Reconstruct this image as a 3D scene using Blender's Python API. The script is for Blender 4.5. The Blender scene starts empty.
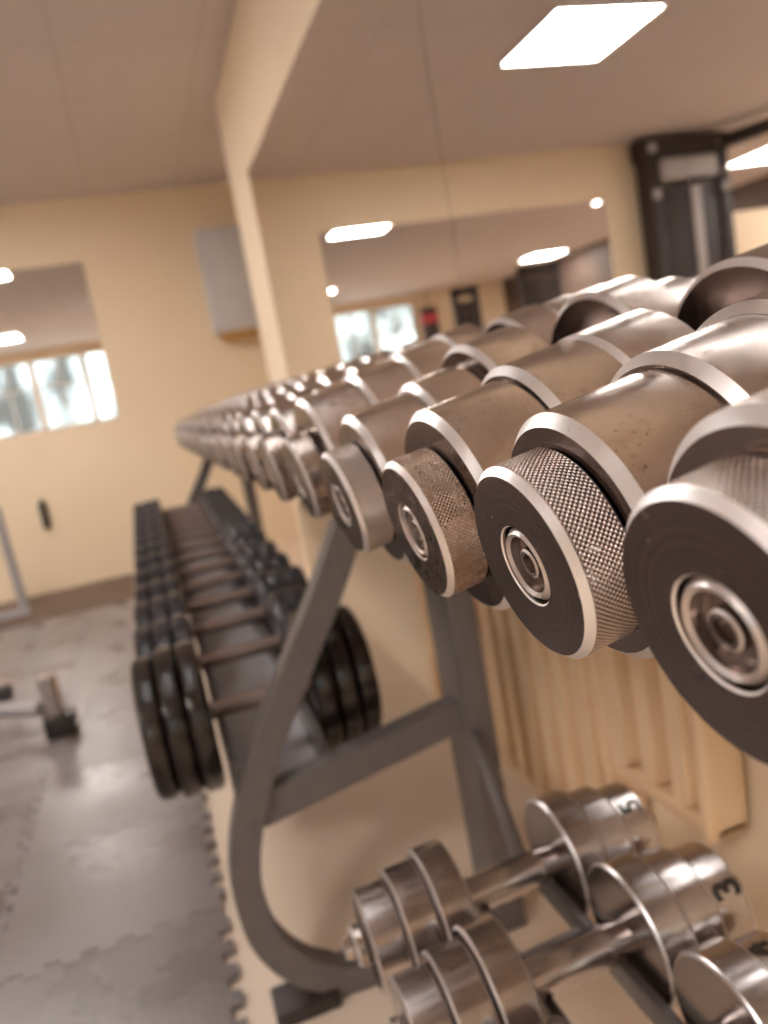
import bpy, bmesh, math, random
from mathutils import Vector, Matrix
random.seed(7)
C = bpy.context.scene.collection
PI = math.pi

# ------------------------------------------------------------------ helpers
def obj(name, bm, m, parent=None, smooth=True, angle=28):
    me = bpy.data.meshes.new(name)
    bmesh.ops.recalc_face_normals(bm, faces=bm.faces[:])
    bm.to_mesh(me); bm.free()
    if smooth:
        me.polygons.foreach_set('use_smooth', [True]*len(me.polygons))
        try: me.set_sharp_from_angle(angle=math.radians(angle))
        except Exception: pass
    if m: me.materials.append(m)
    o = bpy.data.objects.new(name, me); C.objects.link(o)
    if parent: o.parent = parent
    return o

def thing(name, label, cat, loc=(0,0,0), rot=(0,0,0), group=None):
    o = bpy.data.objects.new(name, None); C.objects.link(o)
    o.location = loc; o.rotation_euler = rot; o.empty_display_size = .02
    return tag(o, label, cat, group)

def tag(o, label, cat, group=None):
    o['label'] = label; o['category'] = cat
    if group: o['group'] = group
    return o

def struct(name, bm, m, parent=None, smooth=False):
    o = obj(name, bm, m, parent, smooth)
    if not parent: o['kind'] = 'structure'
    return o

def dup(root, loc, label, rot=None):
    r = root.copy(); C.objects.link(r); r.location = loc; r['label'] = label
    if rot is not None: r.rotation_euler = rot
    for ch in list(root.children):
        c = ch.copy(); C.objects.link(c); c.parent = r
        for g in ch.children:
            d = g.copy(); C.objects.link(d); d.parent = c
    return r

def add_box(bm, lo, hi, bev=0.0, seg=2, mat=None):
    r = bmesh.ops.create_cube(bm, size=1)
    vs = r['verts']
    for v in vs:
        v.co = Vector([lo[i] + (v.co[i]+.5)*(hi[i]-lo[i]) for i in range(3)])
    if bev > 0:
        es = list({e for v in vs for e in v.link_edges})
        q = bmesh.ops.bevel(bm, geom=es, offset=bev, segments=seg, affect='EDGES', profile=.6)
        vs = list({v for f in q['faces'] for v in f.verts} | {v for v in vs if v.is_valid})
    if mat is not None:
        for v in vs: v.co = mat @ v.co
    return vs

def bx(lo, hi, bev=0.0, seg=2):
    bm = bmesh.new(); add_box(bm, lo, hi, bev, seg); return bm

def add_lathe(bm, prof, n=96, close=True):
    """profile of (x, r) turned about the local X axis"""
    rings = []
    for x, r in prof:
        if r < 1e-6: rings.append([bm.verts.new((x, 0, 0))])
        else: rings.append([bm.verts.new((x, r*math.cos(2*PI*i/n), r*math.sin(2*PI*i/n))) for i in range(n)])
    m = len(rings)
    for a in range(m if close else m-1):
        A, B = rings[a], rings[(a+1) % m]
        if len(A) == 1 and len(B) == 1: continue
        for i in range(n):
            j = (i+1) % n
            if len(A) == 1: bm.faces.new((A[0], B[i], B[j]))
            elif len(B) == 1: bm.faces.new((A[i], A[j], B[0]))
            else: bm.faces.new((A[i], A[j], B[j], B[i]))

def lathe(prof, n=96, close=True):
    bm = bmesh.new(); add_lathe(bm, prof, n, close); return bm

def add_tube(bm, p, q, r, n=20, r2=None):
    p, q = Vector(p), Vector(q); d = q-p; L = d.length
    rot = Vector((1,0,0)).rotation_difference(d).to_matrix().to_4x4()
    r2 = r if r2 is None else r2
    t = bmesh.new(); add_lathe(t, [(0,0),(0,r),(L,r2),(L,0)], n, close=False)
    me = bpy.data.meshes.new('t'); t.to_mesh(me); t.free()
    me.transform(Matrix.Translation(p) @ rot); bm.from_mesh(me); bpy.data.meshes.remove(me)

def tube(p, q, r, n=20):
    bm = bmesh.new(); add_tube(bm, p, q, r, n); return bm

def sweep_rect(pts, w, t, y0, bev=.004):
    """flat bar of width w in the XZ plane, depth t along Y, following pts"""
    bm = bmesh.new(); n = len(pts); rings = []
    for i, (x, z) in enumerate(pts):
        a = Vector(pts[max(i-1,0)]); b = Vector(pts[min(i+1,n-1)])
        d = (b-a).normalized(); nn = Vector((-d.y, d.x))
        l = Vector((x,z)) + nn*w/2; r = Vector((x,z)) - nn*w/2
        rings.append([bm.verts.new((q.x, y, q.y)) for q, y in ((l,y0-t/2),(r,y0-t/2),(r,y0+t/2),(l,y0+t/2))])
    for a in range(n-1):
        for k in range(4):
            bm.faces.new((rings[a][k], rings[a][(k+1)%4], rings[a+1][(k+1)%4], rings[a+1][k]))
    bm.faces.new(rings[0][::-1]); bm.faces.new(rings[-1])
    es = [e for e in bm.edges if len(e.link_faces)==2 and e.calc_face_angle(0) > .9]
    bmesh.ops.bevel(bm, geom=es, offset=bev, segments=2, affect='EDGES')
    return bm

def catmull(P, k=6):
    out = []
    for i in range(len(P)-1):
        p0 = Vector(P[max(i-1,0)]); p1 = Vector(P[i]); p2 = Vector(P[i+1]); p3 = Vector(P[min(i+2,len(P)-1)])
        for s in range(k):
            t = s/k
            out.append(tuple(.5*((2*p1)+(p2-p0)*t+(2*p0-5*p1+4*p2-p3)*t*t+(3*p1-p0-3*p2+p3)*t**3)))
    out.append(tuple(P[-1])); return out

# ------------------------------------------------------------------ materials
def mat(name, col, rough=.5, metal=0.0, spec=.5, emit=None, es=1.0):
    m = bpy.data.materials.new(name); m.use_nodes = True
    b = m.node_tree.nodes['Principled BSDF']
    b.inputs['Base Color'].default_value = (*col, 1)
    b.inputs['Roughness'].default_value = rough
    b.inputs['Metallic'].default_value = metal
    b.inputs['Specular IOR Level'].default_value = spec
    if emit:
        b.inputs['Emission Color'].default_value = (*emit, 1); b.inputs['Emission Strength'].default_value = es
    return m

class N:
    """small node-tree writer"""
    def __init__(s, m): s.t = m.node_tree; s.b = s.t.nodes['Principled BSDF']
    def n(s, typ, **kw):
        x = s.t.nodes.new(typ)
        for k, v in kw.items():
            if k in x.inputs.keys(): x.inputs[k].default_value = v
            else: setattr(x, k, v)
        return x
    def l(s, a, b): s.t.links.new(a, b)
    def math(s, op, a, b=None, c=None):
        x = s.t.nodes.new('ShaderNodeMath'); x.operation = op
        for i, v in enumerate((a, b, c)):
            if v is None: continue
            if isinstance(v, (int, float)): x.inputs[i].default_value = v
            else: s.l(v, x.inputs[i])
        return x.outputs[0]
    def ramp(s, fac, stops):
        r = s.t.nodes.new('ShaderNodeValToRGB'); e = r.color_ramp.elements
        while len(e) < len(stops): e.new(.5)
        for i, (p, c) in enumerate(stops): e[i].position = p; e[i].color = (*c, 1) if len(c)==3 else c
        s.l(fac, r.inputs[0]); return r.outputs[0]

def noisy(name, c1, c2, scale=3, rough=.6, metal=0, detail=4, bump=0, bscale=60, lo=.35, hi=.65):
    m = mat(name, c1, rough, metal); k = N(m)
    tc = k.n('ShaderNodeTexCoord'); nz = k.n('ShaderNodeTexNoise', Scale=scale, Detail=detail)
    k.l(tc.outputs['Object'], nz.inputs['Vector'])
    k.l(k.ramp(nz.outputs['Fac'], [(lo, c1), (hi, c2)]), k.b.inputs['Base Color'])
    if bump:
        n2 = k.n('ShaderNodeTexNoise', Scale=bscale, Detail=3); k.l(tc.outputs['Object'], n2.inputs['Vector'])
        bp = k.n('ShaderNodeBump', Strength=bump, Distance=.002); k.l(n2.outputs['Fac'], bp.inputs['Height'])
        k.l(bp.outputs['Normal'], k.b.inputs['Normal'])
    return m

def steel(name, base, dark, rust=(.20,.085,.045), rough=(.22,.42), rust_amt=.62, knurl=False, turned=True, pitch=.00225, radius=.05, lathe_amt=.25, facedark=.85, aniso=.55, cham_glint=.6):
    """turned steel; local X is the axis of rotation"""
    m = mat(name, base, .3, 1.0); k = N(m)
    tc = k.n('ShaderNodeTexCoord'); O = tc.outputs['Object']
    oi = k.n('ShaderNodeObjectInfo')
    va = k.n('ShaderNodeVectorMath', operation='ADD'); k.l(O, va.inputs[0])
    cx = k.n('ShaderNodeCombineXYZ'); k.l(k.math('MULTIPLY', oi.outputs['Random'], 7.0), cx.inputs[0])
    nv = k.n('ShaderNodeSeparateXYZ'); k.l(tc.outputs['Normal'], nv.inputs[0])
    face = k.math('GREATER_THAN', k.math('ABSOLUTE', nv.outputs[0]), .9)   # turned end faces take a darker tone
    k.l(cx.outputs[0], va.inputs[1]); W = va.outputs[0]
    sp = k.n('ShaderNodeSeparateXYZ'); k.l(O, sp.inputs[0]); X, Y, Z = sp.outputs
    n1 = k.n('ShaderNodeTexNoise', Scale=14., Detail=3., Roughness=.5); k.l(W, n1.inputs['Vector'])
    n2 = k.n('ShaderNodeTexNoise', Scale=70., Detail=4., Roughness=.6); k.l(W, n2.inputs['Vector'])
    n3 = k.n('ShaderNodeTexNoise', Scale=55., Detail=6., Roughness=.7); k.l(W, n3.inputs['Vector'])
    c0 = k.ramp(n1.outputs['Fac'], [(.3, dark), (.7, base)])
    mask = k.ramp(n3.outputs['Fac'], [(rust_amt-.04, (0,0,0)), (rust_amt+.22, (.8,.8,.8))])
    mx = k.n('ShaderNodeMix', data_type='RGBA'); k.l(mask, mx.inputs['Factor'])
    k.l(c0, mx.inputs[6]); mx.inputs[7].default_value = (*rust, 1)
    n5 = k.n('ShaderNodeTexNoise', Scale=1100., Detail=2.); k.l(W, n5.inputs['Vector'])
    n6 = k.n('ShaderNodeTexNoise', Scale=9., Detail=2.); k.l(W, n6.inputs['Vector'])
    spk = k.math('MULTIPLY', k.ramp(n5.outputs['Fac'], [(.61, (0,0,0)), (.68, (1,1,1))]), k.ramp(n6.outputs['Fac'], [(.42, (0,0,0)), (.6, (.7,.7,.7))]))
    sm = k.n('ShaderNodeMix', data_type='RGBA'); k.l(spk, sm.inputs['Factor']); k.l(mx.outputs[2], sm.inputs[6]); sm.inputs[7].default_value = (.92,.82,.74,1)
    n7 = k.n('ShaderNodeTexNoise', Scale=300., Detail=2.); k.l(W, n7.inputs['Vector'])
    pit = k.math('MULTIPLY', k.ramp(n7.outputs['Fac'], [(.65, (0,0,0)), (.70, (1,1,1))]), k.ramp(n6.outputs['Fac'], [(.35, (.8,.8,.8)), (.5, (0,0,0))]))
    pm = k.n('ShaderNodeMix', data_type='RGBA'); k.l(pit, pm.inputs['Factor']); k.l(sm.outputs[2], pm.inputs[6]); pm.inputs[7].default_value = (.10,.06,.045,1)
    mx = pm
    fm = k.n('ShaderNodeMix', data_type='RGBA'); k.l(k.math('MULTIPLY', face, facedark), fm.inputs['Factor']); k.l(mx.outputs[2], fm.inputs[6]); fm.inputs[7].default_value = (.060,.038,.032,1)
    col = fm.outputs[2]
    rad0 = k.math('SQRT', k.math('ADD', k.math('MULTIPLY', Y, Y), k.math('MULTIPLY', Z, Z)))
    n8 = k.n('ShaderNodeTexNoise', noise_dimensions='1D', Scale=1.0, Detail=4.); k.l(k.math('MULTIPLY', rad0, 420.), n8.inputs['W'])
    ring = k.math('MULTIPLY', k.ramp(n8.outputs['Fac'], [(.35, (0,0,0)), (.68, (1,1,1))]), k.math('MULTIPLY', face, .8))
    rm = k.n('ShaderNodeMix', data_type='RGBA'); k.l(ring, rm.inputs['Factor']); k.l(col, rm.inputs[6]); rm.inputs[7].default_value = (.22,.155,.13,1); col = rm.outputs[2]
    tg = k.n('ShaderNodeTangent', direction_type='RADIAL', axis='X'); k.l(tg.outputs[0], k.b.inputs['Tangent']); k.b.inputs['Anisotropic'].default_value = aniso
    # rough patches
    rr = k.n('ShaderNodeMapRange'); k.l(n2.outputs['Fac'], rr.inputs[0])
    rr.inputs[1].default_value = .3; rr.inputs[2].default_value = .7
    rr.inputs[3].default_value = rough[0]; rr.inputs[4].default_value = rough[1]
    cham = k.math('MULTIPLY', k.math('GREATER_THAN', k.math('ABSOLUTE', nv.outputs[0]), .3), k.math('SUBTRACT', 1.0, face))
    ro = k.math('ADD', k.math('ADD', rr.outputs[0], k.math('MULTIPLY', cham, .14)), k.math('MULTIPLY', mask, .12))
    k.l(ro, k.b.inputs['Roughness'])
    cm = k.n('ShaderNodeMix', data_type='RGBA'); k.l(k.math('MULTIPLY', cham, cham_glint), cm.inputs['Factor']); k.l(col, cm.inputs[6]); cm.inputs[7].default_value = (.84,.83,.84,1); col = cm.outputs[2]   # chamfers whitened in colour to imitate their bright highlights
    rad = k.math('SQRT', k.math('ADD', k.math('MULTIPLY', Y, Y), k.math('MULTIPLY', Z, Z)))
    h = k.math('MULTIPLY', n2.outputs['Fac'], .02)
    if turned:   # lathe rings on the faces, fine rings round the rim
        cc = k.n('ShaderNodeCombineXYZ'); k.l(rad, cc.inputs[0]); k.l(k.math('MULTIPLY', X, .8), cc.inputs[1])
        n4 = k.n('ShaderNodeTexNoise', Scale=900., Detail=3.); k.l(cc.outputs[0], n4.inputs['Vector'])
        h = k.math('ADD', h, k.math('MULTIPLY', n4.outputs['Fac'], lathe_amt))
    strength = .12; dist = .0003
    if knurl:
        ang = k.math('MULTIPLY', k.math('ARCTAN2', Y, Z), radius)
        f = PI/pitch/1.25
        a = k.math('SINE', k.math('MULTIPLY', k.math('ADD', ang, k.math('MULTIPLY', X, .95)), f))
        b = k.math('SINE', k.math('MULTIPLY', k.math('SUBTRACT', ang, k.math('MULTIPLY', X, .95)), f))
        d = k.math('MULTIPLY', k.math('ABSOLUTE', a), k.math('ABSOLUTE', b))
        onrim = k.math('MULTIPLY', k.math('GREATER_THAN', rad, radius-.0006), k.math('GREATER_THAN', X, .0040))
        d = k.math('POWER', d, .7)
        h = k.math('ADD', h, k.math('MULTIPLY', k.math('MULTIPLY', d, onrim), 2.6))
        strength = .75; dist = .00045
        gm = k.n('ShaderNodeMix', data_type='RGBA'); 
        k.l(k.math('MULTIPLY', onrim, k.math('SUBTRACT', 1.0, k.math('MINIMUM', k.math('MULTIPLY', d, 2.6), 1.0))), gm.inputs['Factor'])
        k.l(col, gm.inputs[6]); gm.inputs[7].default_value = (.12,.075,.055,1); col = gm.outputs[2]
    bp = k.n('ShaderNodeBump', Strength=strength, Distance=dist); k.l(h, bp.inputs['Height'])
    k.l(bp.outputs['Normal'], k.b.inputs['Normal'])
    k.l(col, k.b.inputs['Base Color'])
    return m

M = {}
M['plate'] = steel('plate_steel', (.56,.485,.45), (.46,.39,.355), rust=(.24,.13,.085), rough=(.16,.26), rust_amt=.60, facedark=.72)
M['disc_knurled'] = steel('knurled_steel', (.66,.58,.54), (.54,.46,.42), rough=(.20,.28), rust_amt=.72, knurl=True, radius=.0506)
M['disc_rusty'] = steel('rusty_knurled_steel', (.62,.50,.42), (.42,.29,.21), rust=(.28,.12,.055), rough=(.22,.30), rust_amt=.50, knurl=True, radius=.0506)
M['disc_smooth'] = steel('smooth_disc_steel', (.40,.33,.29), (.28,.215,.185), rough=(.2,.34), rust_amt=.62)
M['cap'] = steel('cap_steel', (.50,.44,.41), (.36,.30,.27), rough=(.16,.26), rust_amt=.75, facedark=.35, cham_glint=.2)
M['chrome'] = steel('chrome', (.58,.54,.53), (.48,.43,.415), rough=(.16,.22), rust_amt=.85, lathe_amt=.1, facedark=.6, cham_glint=.1)
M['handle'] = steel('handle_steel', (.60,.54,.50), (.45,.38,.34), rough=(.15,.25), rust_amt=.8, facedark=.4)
M['black'] = noisy('black_rubber_urethane', (.012,.007,.006), (.020,.013,.012), 20, .22, 0)
M['black'].node_tree.nodes['Principled BSDF'].inputs['Specular IOR Level'].default_value = .6
M['ring'] = mat('grey_black_sheen', (.065,.062,.070), .26, .5)  # lightened grey stands in for highlights on the smaller black heads
M['grey_paint'] = noisy('grey_powder_coat', (.120,.102,.100), (.140,.120,.118), 40, .38, 0, bump=.15, bscale=400)
M['dull'] = noisy('dull_brown_steel', (.24,.17,.14), (.30,.22,.185), 20, .42, .6)
M['tray'] = noisy('pale_grey_tray', (.36,.34,.35), (.42,.40,.41), 10, .35, .3)
M['rail'] = noisy('dark_rail', (.10,.085,.08), (.13,.11,.105), 30, .35, .3)
M['wall'] = noisy('cream_yellow_paint', (.88,.70,.49), (.91,.74,.53), 1.2, .55, 0, bump=.08, bscale=120)
M['wallpale'] = noisy('pale_cream_paint', (.87,.71,.52), (.90,.74,.56), 1.5, .55, 0, bump=.08, bscale=120)
M['wall_unlit'] = noisy('unlit_wall_brown', (.10,.07,.058), (.13,.09,.072), 2, .6)  # dark tone stands in for an unlit left side, darkens steel reflections
M['mirror'] = mat('mirror_silver', (.86,.83,.80), .0, 1.0)
M['edge'] = mat('mirror_edge_green', (.12,.16,.14), .2, .3)
M['radiator'] = noisy('cream_enamel', (.84,.60,.37), (.88,.64,.41), 6, .35)
M['light'] = mat('light_diffuser', (1,1,1), .5, emit=(1,.965,.93), es=13)
M['tube'] = mat('fluorescent_tube', (1,1,1), .5, emit=(.93,.97,1), es=5)
M['white'] = mat('white_metal_frame', (.75,.73,.70), .4)
M['glass'] = mat('window_glass', (1,1,1), 0.02); M['glass'].node_tree.nodes['Principled BSDF'].inputs['Transmission Weight'].default_value = 1
M['glass'].node_tree.nodes['Principled BSDF'].inputs['IOR'].default_value = 1.02
M['darkm'] = noisy('dark_machine_paint', (.028,.018,.016), (.040,.027,.024), 8, .55)
M['palem'] = noisy('pale_weight_shroud', (.42,.38,.37), (.48,.44,.42), 8, .4)
M['red'] = mat('red_vinyl', (.55,.03,.03), .35)
M['greybox'] = noisy('grey_cabinet_paint', (.62,.59,.585), (.66,.63,.625), 8, .45)
M['amber'] = noisy('amber_plastic', (.50,.27,.08), (.56,.31,.10), 8, .4)
M['ink'] = mat('stamped_black_ink', (.02,.014,.012), .5)
M['beige'] = noisy('beige_linoleum', (.76,.61,.48), (.84,.69,.56), 2.5, .35, bump=.05)
M['floor_shade'] = noisy('shaded_floor_brown', (.125,.075,.055), (.155,.095,.07), 6, .5)
M['socket'] = mat('socket_dark', (.10,.07,.06), .5, .6)

# ceiling tiles with thin joints
m = M['ceiling'] = mat('ceiling_tile', (.50,.43,.385), .8); k = N(m)
tc = k.n('ShaderNodeTexCoord'); br = k.n('ShaderNodeTexBrick', Scale=1.0)
br.offset = 0; br.inputs['Brick Width'].default_value = .62; br.inputs['Row Height'].default_value = .62; br.inputs['Mortar Size'].default_value = .008
br.inputs['Color1'].default_value = (.70,.61,.57,1); br.inputs['Color2'].default_value = (.69,.60,.56,1); br.inputs['Mortar'].default_value = (.63,.54,.50,1)
k.l(tc.outputs['Object'], br.inputs['Vector']); k.l(br.outputs['Color'], k.b.inputs['Base Color'])
# rubber mat
m = M['mat'] = mat('grey_rubber_mat', (.22,.19,.18), .36); k = N(m)
tc = k.n('ShaderNodeTexCoord'); n1 = k.n('ShaderNodeTexNoise', Scale=2.2, Detail=5.); n2 = k.n('ShaderNodeTexVoronoi', Scale=70.)
k.l(tc.outputs['Object'], n1.inputs['Vector']); k.l(tc.outputs['Object'], n2.inputs['Vector'])
k.l(k.ramp(n1.outputs['Fac'], [(.3, (.17,.138,.132)), (.7, (.235,.20,.197))]), k.b.inputs['Base Color'])
k.l(k.ramp(n1.outputs['Fac'], [(.3, (.22,)*3), (.7, (.40,)*3)]), k.b.inputs['Roughness'])
bp = k.n('ShaderNodeBump', Strength=.25, Distance=.002); k.l(n2.outputs['Distance'], bp.inputs['Height']); k.l(bp.outputs['Normal'], k.b.inputs['Normal'])

# ------------------------------------------------------------------ room (metres; camera height is z = 0, floor at -1.1)
FZ, CZ = -1.1, 1.64
XW, XL, YB, YF, YP = .75, -6.4, -3.2, 6.05, 4.45
struct('floor', bx((XL-.1, YB-.1, FZ-.1), (1.6, YF+.1, FZ)), M['beige'])
struct('ceiling', bx((XL-.1, YB-.1, CZ), (1.6, YF+.1, CZ+.1)), M['ceiling'])
struct('wall_far', bx((XL-.1, YF, FZ), (1.6, YF+.1, CZ)), M['wall'])
struct('wall_right', bx((XW, YB, FZ), (1.5, YP, CZ), .012, 2), M['wallpale'])
struct('wall_recess', bx((1.5, YP-.2, FZ), (1.6, YF, CZ)), M['wall'])
struct('wall_left', bx((XL-.1, YB, FZ), (XL, YF, CZ)), M['wall_unlit'])
# back wall with window openings
wins = [(-.45+.0, -.0)]
wx = [(-4.30,-3.45), (-3.40,-2.55), (-2.50,-1.65), (-1.60,-.75), (-.70,.15)]
wz0, wz1 = .20, 1.46
bm = bmesh.new()
add_box(bm, (XL, YB-.12, FZ), (1.5, YB, wz0)); add_box(bm, (XL, YB-.12, wz1), (1.5, YB, CZ))
edges = [XL] + [e for w in wx for e in w] + [1.5]
for i in range(0, len(edges), 2): add_box(bm, (edges[i], YB-.12, wz0), (edges[i+1], YB, wz1))
struct('wall_back', bm, M['wall'])
for i, (a, b) in enumerate(wx):
    bm = bmesh.new(); t = .035
    add_box(bm, (a, YB-.09, wz0), (a+t, YB-.03, wz1)); add_box(bm, (b-t, YB-.09, wz0), (b, YB-.03, wz1))
    add_box(bm, (a, YB-.09, wz0), (b, YB-.03, wz0+t)); add_box(bm, (a, YB-.09, wz1-t), (b, YB-.03, wz1))
    add_box(bm, ((a+b)/2-t/2, YB-.08, wz0), ((a+b)/2+t/2, YB-.04, wz1)); add_box(bm, (a, YB-.08, .95), (b, YB-.04, .95+t))
    w = struct('window_%d' % (i+1), bm, M['white'])
    obj('pane', bx((a+.01, YB-.064, wz0+.01), (b-.01, YB-.058, wz1-.01)), M['glass'], w, smooth=False)

# mirrors
for (a, b, lab) in ((1.64, 3.86, 'large frameless mirror panel on the long wall, its far edge by the pale wall strip'),
                    (-1.6, 1.637, 'large frameless mirror panel on the long wall right behind the near end of the rack')):
    t = thing('wall_mirror', lab, 'mirror', (XW, (a+b)/2, -.2)); h = (b-a)/2
    obj('mirror_glass', bx((-.006, -h, 0), (-.0005, h, 1.29)), M['mirror'], t, smooth=False)
for (a, b, z0, z1, lab) in ((-2.72, -.14, .07, 1.20, 'wide mirror on the yellow far wall reflecting ceiling lights and windows'),
                            (-6.0, -3.6, .95, 1.58, 'high mirror on the far wall behind the dark cable machine')):
    t = thing('wall_mirror', lab, 'mirror', ((a+b)/2, YF, z0)); h = (b-a)/2
    obj('mirror_glass', bx((-h, -.006, 0), (h, -.0005, z1-z0)), M['mirror'], t, smooth=False)

# ceiling lights
LABS = ['square ceiling light panel seen in the mirror above the rack', 'square ceiling light panel nearer the back windows, a small glow in the far mirror',
        'square ceiling light panel at the far left corner, reflected at the right photo edge', 'added square fill light panel out over the gym, unseen, left of the camera', 'square ceiling light panel over the left side of the gym by the back windows']
LP = [(-1.19, 3.9), (-1.75, -1.0), (-5.45, 5.15), (-6.0, 2.2), (-5.7, -.2)]  # fourth panel is an unseen fill light, added for illumination
for (x, y), lab in zip(LP, LABS):
    t = thing('ceiling_light', lab, 'light', (x, y, CZ))
    bm = bmesh.new(); s, u = .335, .31
    for lo, hi in (((-s,-s,-.02),(-u,s,0)), ((u,-s,-.02),(s,s,0)), ((-u,-s,-.02),(u,-u,0)), ((-u,u,-.02),(u,s,0))): add_box(bm, lo, hi)
    obj('frame', bm, M['white'], t, smooth=False)
    obj('diffuser', bx((-u,-u,-.014), (u,u,-.004)), M['light'], t, smooth=False)

for (x, y, lab) in ((-3.65, 4.5, 'small round ceiling spotlight nearer the far wall, upper of two dots in the far mirror'),
                    (-4.2, 3.75, 'small round ceiling spotlight farther from the far wall, lower of two mirror dots')):
    t = thing('ceiling_spotlight', lab, 'light', (x, y, CZ))
    for nm, m_, pr in (('rim', M['white'], [(0,.05),(.02,.05),(.024,.065),(.0,.075)]), ('lamp', M['light'], [(.002,0),(.002,.05),(.012,.05),(.012,0)])):
        bm = lathe([(-a, b) for a, b in pr], 32, nm == 'rim'); bmesh.ops.rotate(bm, verts=bm.verts, matrix=Matrix.Rotation(-PI/2, 3, 'Y'))
        obj(nm, bm, m_, t)

t = thing('strip_light', 'slim fluorescent strip light on the ceiling straight above the dumbbell rack', 'light', (.10, 1.0, CZ))
obj('housing', bx((-.05,-.75,-.05), (.05,.75,0), .008), M['white'], t)
obj('tube', tube((0,-.70,-.068), (0,.70,-.068), .016, 16), M['tube'], t)

# grey wall cabinet in the recess
t = thing('wall_cabinet', 'tall narrow grey cabinet hung high on the far wall beside the corner pillar', 'cabinet', (.84, YF, .50))
obj('body', bx((-.17,-.16,.06), (.19,0,.80), .01), M['greybox'], t)
obj('door', bx((-.15,-.172,.08), (.17,-.16,.78), .004), M['greybox'], t)
obj('base_panel', bx((-.12,-.14,.0), (.14,0,.06), .006), M['amber'], t)

# ------------------------------------------------------------------ floor mats, interlocking tiles
T = .5
def tile_mesh():
    bm = bmesh.new(); n = 13; d = .024
    def side(k):
        out = []
        for i in range(n):
            u0, u1 = i/n, (i+1)/n
            off = 0 if i in (0, n-1) else (d/2 if i % 2 else -d/2)
            out += [(u0*T, off), (u1*T, off)]
        return out
    P = []
    for u, o in side(0): P.append((u-T/2, -T/2+o))
    for u, o in side(1): P.append((T/2+o, u-T/2))
    for u, o in side(0)[::-1]: P.append((u-T/2, T/2+o))
    for u, o in side(1)[::-1]: P.append((-T/2+o, u-T/2))
    # dovetail flare
    vs = []
    for x, y in P:
        if not vs or (Vector((x,y))-Vector(vs[-1])).length > 1e-5: vs.append((x,y))
    lo = [bm.verts.new((x*.990, y*.990, 0)) for x, y in vs]
    f = bm.faces.new(lo)
    r = bmesh.ops.extrude_face_region(bm, geom=[f])
    for v in r['geom']:
        if isinstance(v, bmesh.types.BMVert): v.co.z = .012
    bmesh.ops.triangulate(bm, faces=[f for f in bm.faces if len(f.verts) > 4])
    return bm
tm = None
for c in range(6):
    for r in range(10):
        loc = (-.06 - T*(c+.5), .68 + T*(r+.5) - .02, FZ)
        if loc[1]+T/2 > 5.3: continue
        lab = ('grey interlocking rubber floor mat along the toothed edge beside the rack' if c == 0 else
               'grey interlocking rubber floor mat out on the open gym floor')
        if tm is None:
            o = tm = obj('floor_mat', tile_mesh(), M['mat'], smooth=False)
        else:
            o = tm.copy(); C.objects.link(o)
        o.location = loc; tag(o, lab, 'mat', 'edge mats beside the rack' if c == 0 else 'mats on the open floor')
o = obj('floor_mat', bx((-3.2, 5.20, FZ), (.40, YF-.005, FZ+.02), .006), M['floor_shade']); tag(o, 'dark brown strip for floor shade along the foot of the yellow far wall', 'mat')  # dark slab stands in for shadow on the floor by the wall

# ------------------------------------------------------------------ steel dumbbells, upper tier
_cache = {}
def part(key, name, fn, m, parent):
    if key not in _cache:
        o = obj(name, fn(), m, parent); _cache[key] = o
    else:
        o = _cache[key].copy(); C.objects.link(o); o.parent = parent
    return o
def plate_prof(x0, x1, r, c=.0055, r_in=.012):
    return [(x0, r_in), (x0, r-c), (x0+c, r), (x1-.0012, r), (x1, r-.0012), (x1, r_in)]
def disc_prof(R=.0506, L=.0295, bore=.0205):
    c = .0036
    return [(.010, .009), (.010, bore), (.0008, bore), (0, bore+.0008), (0, R-c), (c, R), (L-.0012, R), (L, R-.0015), (L, .009)]
def cap_prof(f=0.0):
    return [(.0098, 0), (.0098, .0192), (.0030+f, .0192), (f+.0002, .0168), (f+.0016, .0148), (f+.0068, .0142), (f+.0078, .0085), (f+.0030, .0078), (f+.0022, .0066), (f+.0026, .0048), (f+.0075, .0042), (f+.0075, 0)]
KX = .185
def dumbbell(P0, R, Ri, label, kind, yaw=0.0, k=KX):
    t = thing('dumbbell', label, 'dumbbell', P0, (0, -math.atan(k), yaw), 'steel dumbbells on the upper tier')
    m = {'k': M['disc_knurled'], 'r': M['disc_rusty'], 's': M['disc_smooth']}[kind]
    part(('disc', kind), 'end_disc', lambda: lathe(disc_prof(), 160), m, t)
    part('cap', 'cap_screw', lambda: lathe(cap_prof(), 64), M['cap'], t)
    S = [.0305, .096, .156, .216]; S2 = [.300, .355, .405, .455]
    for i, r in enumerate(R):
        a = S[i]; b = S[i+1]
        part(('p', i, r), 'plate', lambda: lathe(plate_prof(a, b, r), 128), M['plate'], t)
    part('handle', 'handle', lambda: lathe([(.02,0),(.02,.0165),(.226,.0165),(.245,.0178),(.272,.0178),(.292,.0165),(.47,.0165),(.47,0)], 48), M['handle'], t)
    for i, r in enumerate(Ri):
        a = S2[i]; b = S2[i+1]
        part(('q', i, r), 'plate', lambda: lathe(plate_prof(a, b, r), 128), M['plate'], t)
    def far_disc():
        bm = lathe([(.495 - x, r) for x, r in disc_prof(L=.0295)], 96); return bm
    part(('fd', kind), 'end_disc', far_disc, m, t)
    return t

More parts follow.
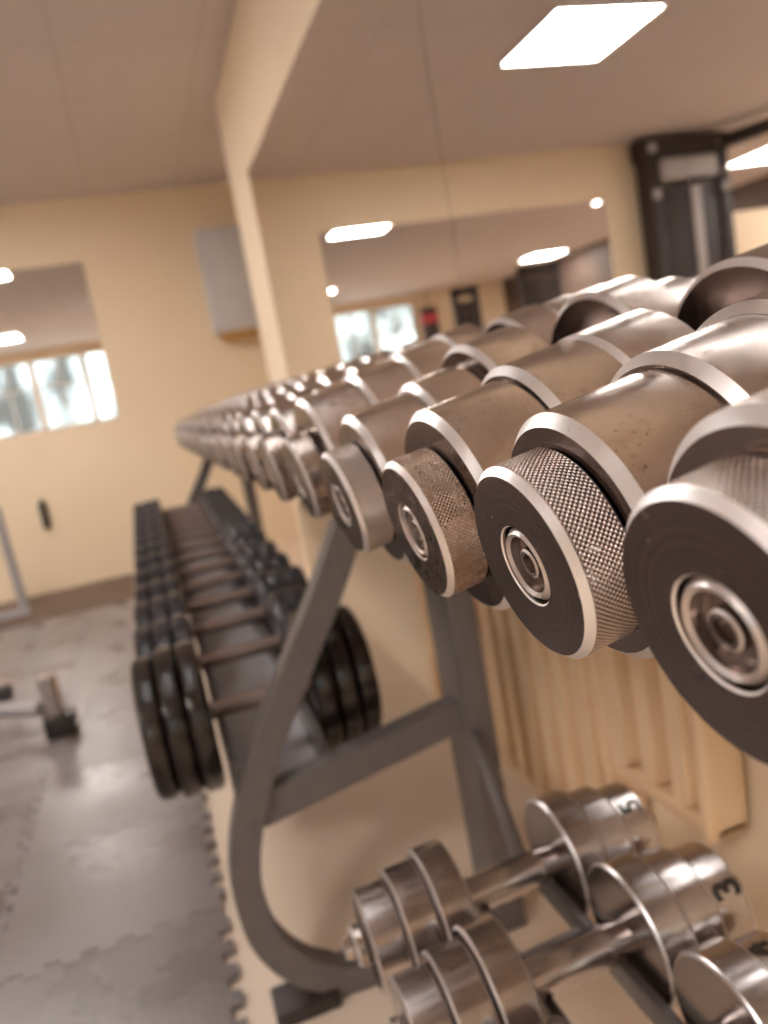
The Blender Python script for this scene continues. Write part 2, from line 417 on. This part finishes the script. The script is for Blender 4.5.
DB = [((.16,.198,-.098), (.0655,.0550,.051), (.052,.0555,.060), 'k', 0),
      ((.16,.330,-.099), (.0655,.073,.0785), (.064,.062,.060), 'k', 0),
      ((.16,.493,-.104), (.0750,.083,.0845), (.094,.085,.075), 'r', 0),
      ((.16,.692,-.105), (.0750,.082,.0985), (.1020,.085,.075), 'k', 0),
      ((.16,.887,-.095), (.0870,.093,.0960), (.0920,.088,.085), 's', 0)]
DL = ['nearest steel dumbbell, cut off by the right edge, ringed face with socket cap',
      'steel dumbbell second from the nearest, clean knurled end disc with a bright socket cap',
      'steel dumbbell with a rust-brown knurled end disc, third from the nearest',
      'steel dumbbell with small knurled disc, left of the rust-brown one, just above the frame tip',
      'steel dumbbell with a smooth polished end disc, next left of the knurled row']
for d, lab in zip(DB, DL):
    dumbbell(d[0], d[1], d[2], lab, d[3], d[4])
ORD = ['second','third','fourth','fifth','sixth','seventh','eighth','ninth','tenth','eleventh','twelfth','thirteenth','fourteenth','fifteenth','sixteenth']
for i in range(16):
    y = 1.092 + .2*i
    lab = ('steel dumbbell with smooth end disc, %s of the smooth-ended row going away from the camera' % ORD[i]) if i < 15 else 'smallest looking, farthest steel dumbbell at the far end of the upper tier'
    big = .0855 if i % 3 else .082
    dumbbell((.16+.002*(i%2), y, -.095), (.080, big, .094), (.094, big, .080), lab, 's')

# ------------------------------------------------------------------ chrome stepped dumbbells, lower tier
LK = .045
def small_db(y, label, sc=1.0):
    t = thing('dumbbell', label, 'dumbbell', (.308, y, -.633), (0, -math.atan(LK), 0), 'stepped chrome dumbbells on the lower tier')
    rr = (.0757*sc, .0665*sc, .0575*sc)
    for s in (-1, 1):
        x = .066
        for i, r in enumerate(rr):
            w = .041
            a, b = x + .0008, x + w
            pr = [(a, .012), (a, r-.003), (a+.001, r-.0012), (a+.003, r), (b-.003, r), (b-.001, r-.0012), (b, r-.003), (b, .012)]
            pr = [(s*q, v) for q, v in pr]
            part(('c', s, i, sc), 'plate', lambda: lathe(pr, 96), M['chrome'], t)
            x += w
        a = x
        pr = [(s*q, v) for q, v in [(a, 0), (a, .020), (a+.004, .024), (a+.012, .024), (a+.016, .020), (a+.018, .012), (a+.026, .011), (a+.028, .008), (a+.028, 0)]]
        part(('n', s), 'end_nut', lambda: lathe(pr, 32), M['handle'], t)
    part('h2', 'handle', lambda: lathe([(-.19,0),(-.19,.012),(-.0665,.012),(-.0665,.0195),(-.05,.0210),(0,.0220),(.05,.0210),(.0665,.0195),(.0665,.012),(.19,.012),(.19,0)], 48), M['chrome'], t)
    return t
sd = [small_db(.816, 'stepped chrome dumbbell farthest back on the lower tier, nearest the cream radiator'),
      small_db(.662, 'stepped chrome dumbbell in the middle of the lower tier, stamped with a black 3'),
      small_db(.509, 'stepped chrome dumbbell in the bottom right corner, stamped with a black 4')]
def stamp(txt, parent, x, r, phi, size, spin):
    cu = bpy.data.curves.new('digit', 'FONT'); cu.body = txt; cu.size = size; cu.align_x = 'CENTER'; cu.align_y = 'CENTER'
    cu.offset = size*.03; cu.resolution_u = 6
    to = bpy.data.objects.new('digit', cu); C.objects.link(to)
    dg = bpy.context.evaluated_depsgraph_get(); me = bpy.data.meshes.new_from_object(to.evaluated_get(dg))
    bpy.data.objects.remove(to)
    bm = bmesh.new(); bm.from_mesh(me); bpy.data.meshes.remove(me)
    bmesh.ops.triangulate(bm, faces=bm.faces[:])
    rot = Matrix.Rotation(spin, 3, 'Z')
    for v in bm.verts: v.co = rot @ v.co
    for i in range(-12, 13):
        bmesh.ops.bisect_plane(bm, geom=bm.verts[:]+bm.edges[:]+bm.faces[:], plane_co=(0, i*size/20, 0), plane_no=(0,1,0))
    for v in bm.verts:
        q = v.co.copy(); a = phi + q.y/r
        v.co = Vector((x+q.x, -math.cos(a)*(r+.0005), math.sin(a)*(r+.0005)))
    o = obj('stamped_number', bm, M['ink'], parent, smooth=False); o['label'] = 'black stamped number ' + txt
    return o
stamp('3', sd[1], .172, .0575, math.radians(44), .042, PI/2)
stamp('4', sd[2], .121, .0665, math.radians(98), .036, PI/2)
stamp('5', sd[0], .172, .0575, math.radians(60), .036, PI/2)

# ------------------------------------------------------------------ the rack
t = thing('dumbbell_rack', 'long two-tier grey steel dumbbell rack along the mirrored wall', 'rack', (0,0,0))
def side_frame(y):
    P = [(.305,-.232), (.243,-.339), (.179,-.437), (.113,-.54), (.062,-.63), (.024,-.72), (.004,-.80), (.003,-.87), (.014,-.935), (.05,-1.0), (.10,-1.045), (.17,-1.07), (.50,-1.07)]
    obj('front_post', sweep_rect(catmull(P, 5), .052, .05, y), M['grey_paint'], t)
    obj('rear_post', bx((.452, y-.03, FZ+.005), (.507, y+.09, -.20), .005), M['grey_paint'], t)
    obj('cross_bar', sweep_rect([(.05,-.70), (.47,-.635)], .062, .04, y+.01), M['grey_paint'], t)
    bm = bmesh.new(); add_box(bm, (.30, y-.02, -.262), (.47, y+.02, -.225), .004); add_box(bm, (.392, y-.10, -.24), (.440, y-.08, -.075), .003)
    add_box(bm, (.392, y-.10, -.262), (.440, y+.02, -.24), .003)
    obj('tray_bracket', bm, M['grey_paint'], t)
    obj('foot', bx((.0, y-.04, FZ), (.12, y+.04, FZ+.03), .006), M['darkm'], t)
for y in (-.35, 1.3, 4.15): side_frame(y)
def rails(xa, xb, za, zb, y0, y1, nm, m, w=.012, h=.03):
    for x, z in ((xa, za), (xb, zb)):
        obj(nm, bx((x-w/2, y0, z-h), (x+w/2, y1, z), .002), m, t)
zr = lambda s: -.106 + math.sin(math.atan(KX))*s - .020
rails(.16+.9834*.234, .16+.9834*.283, zr(.234), zr(.283), -.45, 4.22, 'upper_rail', M['rail'], .008, .024)
rails(.272, .366, -.6610, -.6570, -.35, .89, 'lower_rail', M['rail'])
for y in (.735, .88):
    obj('saddle_bar', sweep_rect([(.268,-.6850), (.370,-.6810)], .022, .02, y), M['tray'], t)
bm = bmesh.new(); a, b = Vector((.364,.885,-.700)), Vector((.475,1.30,-.675)); add_tube(bm, a, b, .012, 16)
obj('tray_arm', bm, M['grey_paint'], t)
# back section, lower shelf for the black dumbbells
SH = Matrix(((1,0,0,0),(0,1,0,0),(0,.055,1,-.055*1.52),(0,0,0,1)))   # the shelf climbs a little towards the far end
bm = bx((.022, 1.34, -.668), (.188, 4.15, -.655), .003); bmesh.ops.transform(bm, matrix=SH, verts=bm.verts); obj('lower_shelf', bm, M['tray'], t)
for x in (.024, .186):
    bm = bx((x-.008, 1.33, -.665), (x+.008, 4.15, -.60), .002); bmesh.ops.transform(bm, matrix=SH, verts=bm.verts); obj('lower_rail', bm, M['rail'], t)

# ------------------------------------------------------------------ black dumbbells
def black_db(i, x, y, z, r, label):
    t = thing('dumbbell', label, 'dumbbell', (x, y, z), (0, 0, 0), 'black dumbbells on the lower shelf')
    hm = M['black'] if i == 0 else M['ring']  # smaller heads get the lightened tone in place of a sheen
    for s in (-1, 1):
        pr = []; a = .095; w = .043
        for j, rj in enumerate((r, r*.985, r*.93)):
            pr += [(a, .02 if j == 0 else rj-.012), (a+.001, rj-.010), (a+.008, rj-.001), (a+.012, rj), (a+w-.010, rj), (a+w-.004, rj-.004), (a+w, rj-.012)]
            a += w
        pr += [(a, .045), (a-.004, .042), (a-.004, 0)]
        pr = [(.095, 0)] + pr
        pr = [(s*q, v) for q, v in pr]
        h = obj('head', lathe(pr, 64, False), hm, t)
        rg = [(s*q, v) for q, v in [(a-.004, .0), (a-.004, .040), (a+.003, .038), (a+.003, 0)]]
        obj('end_badge', lathe(rg, 32, False), M['ring'], h)
    obj('handle', lathe([(-.096,0),(-.096,.0175),(-.05,.0185),(.05,.0185),(.096,.0175),(.096,0)], 32, False), M['dull'], t)
    return t
ys = [1.52, 1.80, 2.04, 2.26, 2.47, 2.67, 2.86, 3.05, 3.24, 3.42, 3.60, 3.78, 3.96]
rs = [.150, .122, .112, .102, .096, .092, .090, .088, .086, .084, .082, .080, .078]
for i, (y, r) in enumerate(zip(ys, rs)):
    lab = ('largest black dumbbell with thick round heads, nearest of the black row' if i == 0 else
           'smallest black dumbbell at the far end of the black row' if i == len(ys)-1 else
           'black round-headed dumbbell, %s behind the largest black one in the row' % (['directly']+ORD)[i-1])
    black_db(i, .105, y, -.58+.055*(y-1.52), r, lab)

# ------------------------------------------------------------------ radiator
def racetrack(bm, yc, w, z0, z1, x0, x1, n=10):
    pts = []
    for i in range(n+1):
        a = PI*i/n; pts.append((yc + w/2*math.cos(a), z1-w/2 + w/2*math.sin(a)))
    for i in range(n+1):
        a = PI + PI*i/n; pts.append((yc + w/2*math.cos(a), z0+w/2 + w/2*math.sin(a)))
    lo = [bm.verts.new((x1, p[0], p[1])) for p in pts]
    hi = [bm.verts.new((x0, yc+(p[0]-yc)*.74, p[1] + (.006 if p[1] < (z0+z1)/2 else -.006))) for p in pts]
    m_ = len(pts)
    for i in range(m_): bm.faces.new((lo[i], lo[(i+1)%m_], hi[(i+1)%m_], hi[i]))
    bm.faces.new(hi)
def radiator(y0, y1, z0, z1, label, ribs, off):
    t = thing('radiator', label, 'radiator', (XW, (y0+y1)/2, z0)); L = (y1-y0)/2; H = z1-z0
    bm = bmesh.new(); add_box(bm, (-.045, -L, 0), (-.012, L, H), .016, 4); obj('back_panel', bm, M['radiator'], t)
    bm = bmesh.new()
    for i in range(ribs): racetrack(bm, -L+off+i*.0785, .052, .035, H-.035, -.092, -.044)
    obj('ribs', bm, M['radiator'], t, angle=50)
    bm = bmesh.new(); add_box(bm, (-.086, -L, 0), (-.012, -L+.030, H), .014, 4); add_box(bm, (-.086, L-.030, 0), (-.012, L, H), .014, 4)
    add_box(bm, (-.084, -L, 0), (-.012, L, .034), .014, 4); add_box(bm, (-.084, -L, H-.034), (-.012, L, H), .014, 4)
    obj('casing', bm, M['radiator'], t)
    bm = bmesh.new()
    for yy in (-L+.06, L-.06): add_box(bm, (-.014, yy-.02, .1), (-.001, yy+.02, H-.1), .002)
    obj('bracket', bm, M['white'], t)
    return t
radiator(.885, 1.145, -.76, -.26, 'short cream radiator section on the wall right of the long ribbed one', 3, .052)
t = radiator(1.150, 2.14, -.985, -.26, 'long cream ribbed radiator low on the wall behind the rack post', 12, .063)
obj('pipe', tube((-.03, .40, .01), (-.03, .40, -.112), .011, 16), M['radiator'], t)

# ------------------------------------------------------------------ left: bench and post
t = thing('weight_bench', 'chrome-legged weight bench at the left edge of the photo', 'bench', (-1.25, 3.6, FZ+.012))
bm = bmesh.new(); add_tube(bm, (-.65,.55,.05), (.66,-.50,.10), .028, 20); obj('floor_bar', bm, M['tray'], t)
o = obj('end_cap', tube((.72,-.555,.085), (.715,-.55,.235), .036, 20), M['chrome'], t); o['label'] = 'shiny chrome end cap'
obj('rubber_foot', bx((.67,-.60,0), (.78,-.50,.085), .01), M['black'], t)
obj('rubber_foot', bx((-.72,.50,0), (-.62,.60,.04), .01), M['black'], t)
obj('upright', tube((-.1,.11,.06), (-.25,.2,.42), .025, 16), M['tray'], t)
bm = bx((-.75,-.05,.40), (.02,.30,.47), .03, 3); obj('seat', bm, M['black'], t)
obj('adjusting_knob', lathe([(0,0),(0,.03),(.05,.035),(.06,.02),(.06,0)], 24), M['black'], t).location = (.48,-.30,.14)
t = thing('machine_stand', 'slim pale grey upright post on a floor bar near the far wall', 'stand', (-1.03, 5.45, FZ+.012))
obj('post', tube((.06,.0,.03), (.04,0,.74), .03, 20), M['tray'], t)
obj('floor_bar', bx((-.30,-.03,0), (.09,.03,.05), .008), M['tray'], t)
o = thing('hanging_rope', 'short black rope end hanging on the yellow far wall at the left', 'rope', (-.79, YF-.03, -.49))
obj('grip', tube((0,0,-.12), (0,0,.07), .026, 16), M['black'], o)
obj('hook', tube((0,.03,.09), (0,0,.06), .01, 12), M['darkm'], o)

# ------------------------------------------------------------------ machines seen in the mirror
t = thing('cable_machine', 'tall dark cable machine with a pale weight shroud, seen in the mirror top right', 'exercise machine', (-3.43, 5.90, FZ))
HZ = CZ-FZ
for x in (-.36, .36): obj('upright', bx((x-.055,-.09,0), (x+.055,.09,HZ-.06), .01), M['darkm'], t)
obj('top_beam', bx((-.44,-.09,HZ-.20), (.44,.09,HZ-.04), .01), M['darkm'], t)
bm = bx((-.05,-.95,-.055), (.05,.02,.055), .01)
o = obj('pulley_arm', bm, M['darkm'], t); o.location = (-.36,-.05,HZ-.13); o.rotation_euler = (0,0,-.42)
obj('shroud', bx((-.30,-.07,0.02), (.30,.06,HZ-.42), .01), M['darkm'], t)
obj('name_panel', bx((-.29,-.11,HZ-.40), (.29,-.07,HZ-.22), .02, 3), M['palem'], t)
obj('guide_cover', bx((-.10,-.085,1.1), (.0,-.07,HZ-.46), .008), M['palem'], t)
for x in (-.36, .36):
    for z in (HZ-.50, HZ-.12): obj('bolt_cap', bx((x-.04,-.105,z-.04), (x+.04,-.088,z+.04), .02, 3), M['palem'], t)
def power_tower(x, y, w, h, lab):
    t = thing('multi_gym', lab, 'exercise machine', (x, y, FZ))
    for s in (-1, 1): obj('upright', bx((s*w/2-.04,-.05,0), (s*w/2+.04,.05,h), .008), M['darkm'], t)
    obj('top_beam', bx((-w/2-.04,-.05,h-.12), (w/2+.04,.05,h), .008), M['darkm'], t)
    obj('back_board', bx((-w/2+.05,.0,.9), (w/2-.05,.04,h-.2), .008), M['darkm'], t)
    obj('padded_rest', bx((-w/2+.1,-.12,h-.9), (w/2-.1,-.0,h-.6), .03, 3), M['darkm'], t)
    obj('weight_stack', bx((-.12,-.10,.1), (.12,.0,.8), .01), M['palem'], t)
    for s in (-1, 1): obj('base_foot', bx((s*w/2-.04,-.5,0), (s*w/2+.04,.5,.07), .01), M['darkm'], t)
power_tower(-4.35, 1.9, .55, 2.35, 'tall dark multi-gym tower, wider of the two dim machines in the far mirror')
power_tower(-3.25, 1.7, .32, 2.20, 'narrow dark multi-gym tower beside the wider one in the far mirror')
t = thing('punching_bag', 'black punching bag with a red band by the back windows', 'punching bag', (-4.45, -2.75, .55))
bm = lathe([(0,0),(0,.15),(.02,.17),(.72,.17),(.74,.15),(.74,0)], 32, False); bmesh.ops.rotate(bm, verts=bm.verts, matrix=Matrix.Rotation(-PI/2, 3, 'Y'))
obj('bag', bm, M['darkm'], t)
bm = lathe([(.42,.168),(.42,.174),(.60,.174),(.60,.168)], 32); bmesh.ops.rotate(bm, verts=bm.verts, matrix=Matrix.Rotation(-PI/2, 3, 'Y'))
obj('band', bm, M['red'], t)
obj('chain', tube((0,0,.74), (0,0,CZ-.55), .008, 8), M['darkm'], t)

# ------------------------------------------------------------------ daylight outside the back windows
w = bpy.data.worlds.new('outdoors'); bpy.context.scene.world = w; w.use_nodes = True
nt = w.node_tree; bg = nt.nodes['Background']
tc = nt.nodes.new('ShaderNodeTexCoord'); nz = nt.nodes.new('ShaderNodeTexNoise'); nz.inputs['Scale'].default_value = 14; nz.inputs['Detail'].default_value = 3
mp = nt.nodes.new('ShaderNodeMapping'); mp.inputs['Scale'].default_value = (1.6,1,.7)
nt.links.new(tc.outputs['Generated'], mp.inputs['Vector']); nt.links.new(mp.outputs[0], nz.inputs['Vector'])
rp = nt.nodes.new('ShaderNodeValToRGB'); e = rp.color_ramp.elements
e[0].position = .38; e[0].color = (.10,.105,.10,1); e[1].position = .58; e[1].color = (.72,.90,.95,1)
nt.links.new(nz.outputs['Fac'], rp.inputs[0]); nt.links.new(rp.outputs[0], bg.inputs['Color']); bg.inputs['Strength'].default_value = .95

# ------------------------------------------------------------------ camera
cam = bpy.data.cameras.new('camera'); co = bpy.data.objects.new('camera', cam); C.objects.link(co)
bpy.context.scene.camera = co
Yc = Vector((-244,-87,769)).normalized(); Zc = -Vector((813,4517,769)).normalized(); Xc = Yc.cross(Zc)
# rows: image right, image down, forward expressed in world axes
right = Vector((Xc.x, Yc.x, Zc.x)); down = Vector((Xc.y, Yc.y, Zc.y)); fwd = Vector((Xc.z, Yc.z, Zc.z))
co.matrix_world = Matrix(((right.x, -down.x, -fwd.x, 0), (right.y, -down.y, -fwd.y, 0), (right.z, -down.z, -fwd.z, 0), (0,0,0,1)))
cam.sensor_fit = 'VERTICAL'; cam.sensor_height = 36; cam.lens = 769*36/1024
cam.clip_start = .01; cam.clip_end = 60
cam.dof.use_dof = True; cam.dof.focus_distance = .395; cam.dof.aperture_fstop = cam.lens/1000/.0053
cam.dof.aperture_blades = 0

sc = bpy.context.scene
sc.view_settings.view_transform = 'Standard'; sc.view_settings.look = 'None'
sc.view_settings.gamma = 1; sc.view_settings.use_curve_mapping = False
sc.view_settings.exposure = 2.0
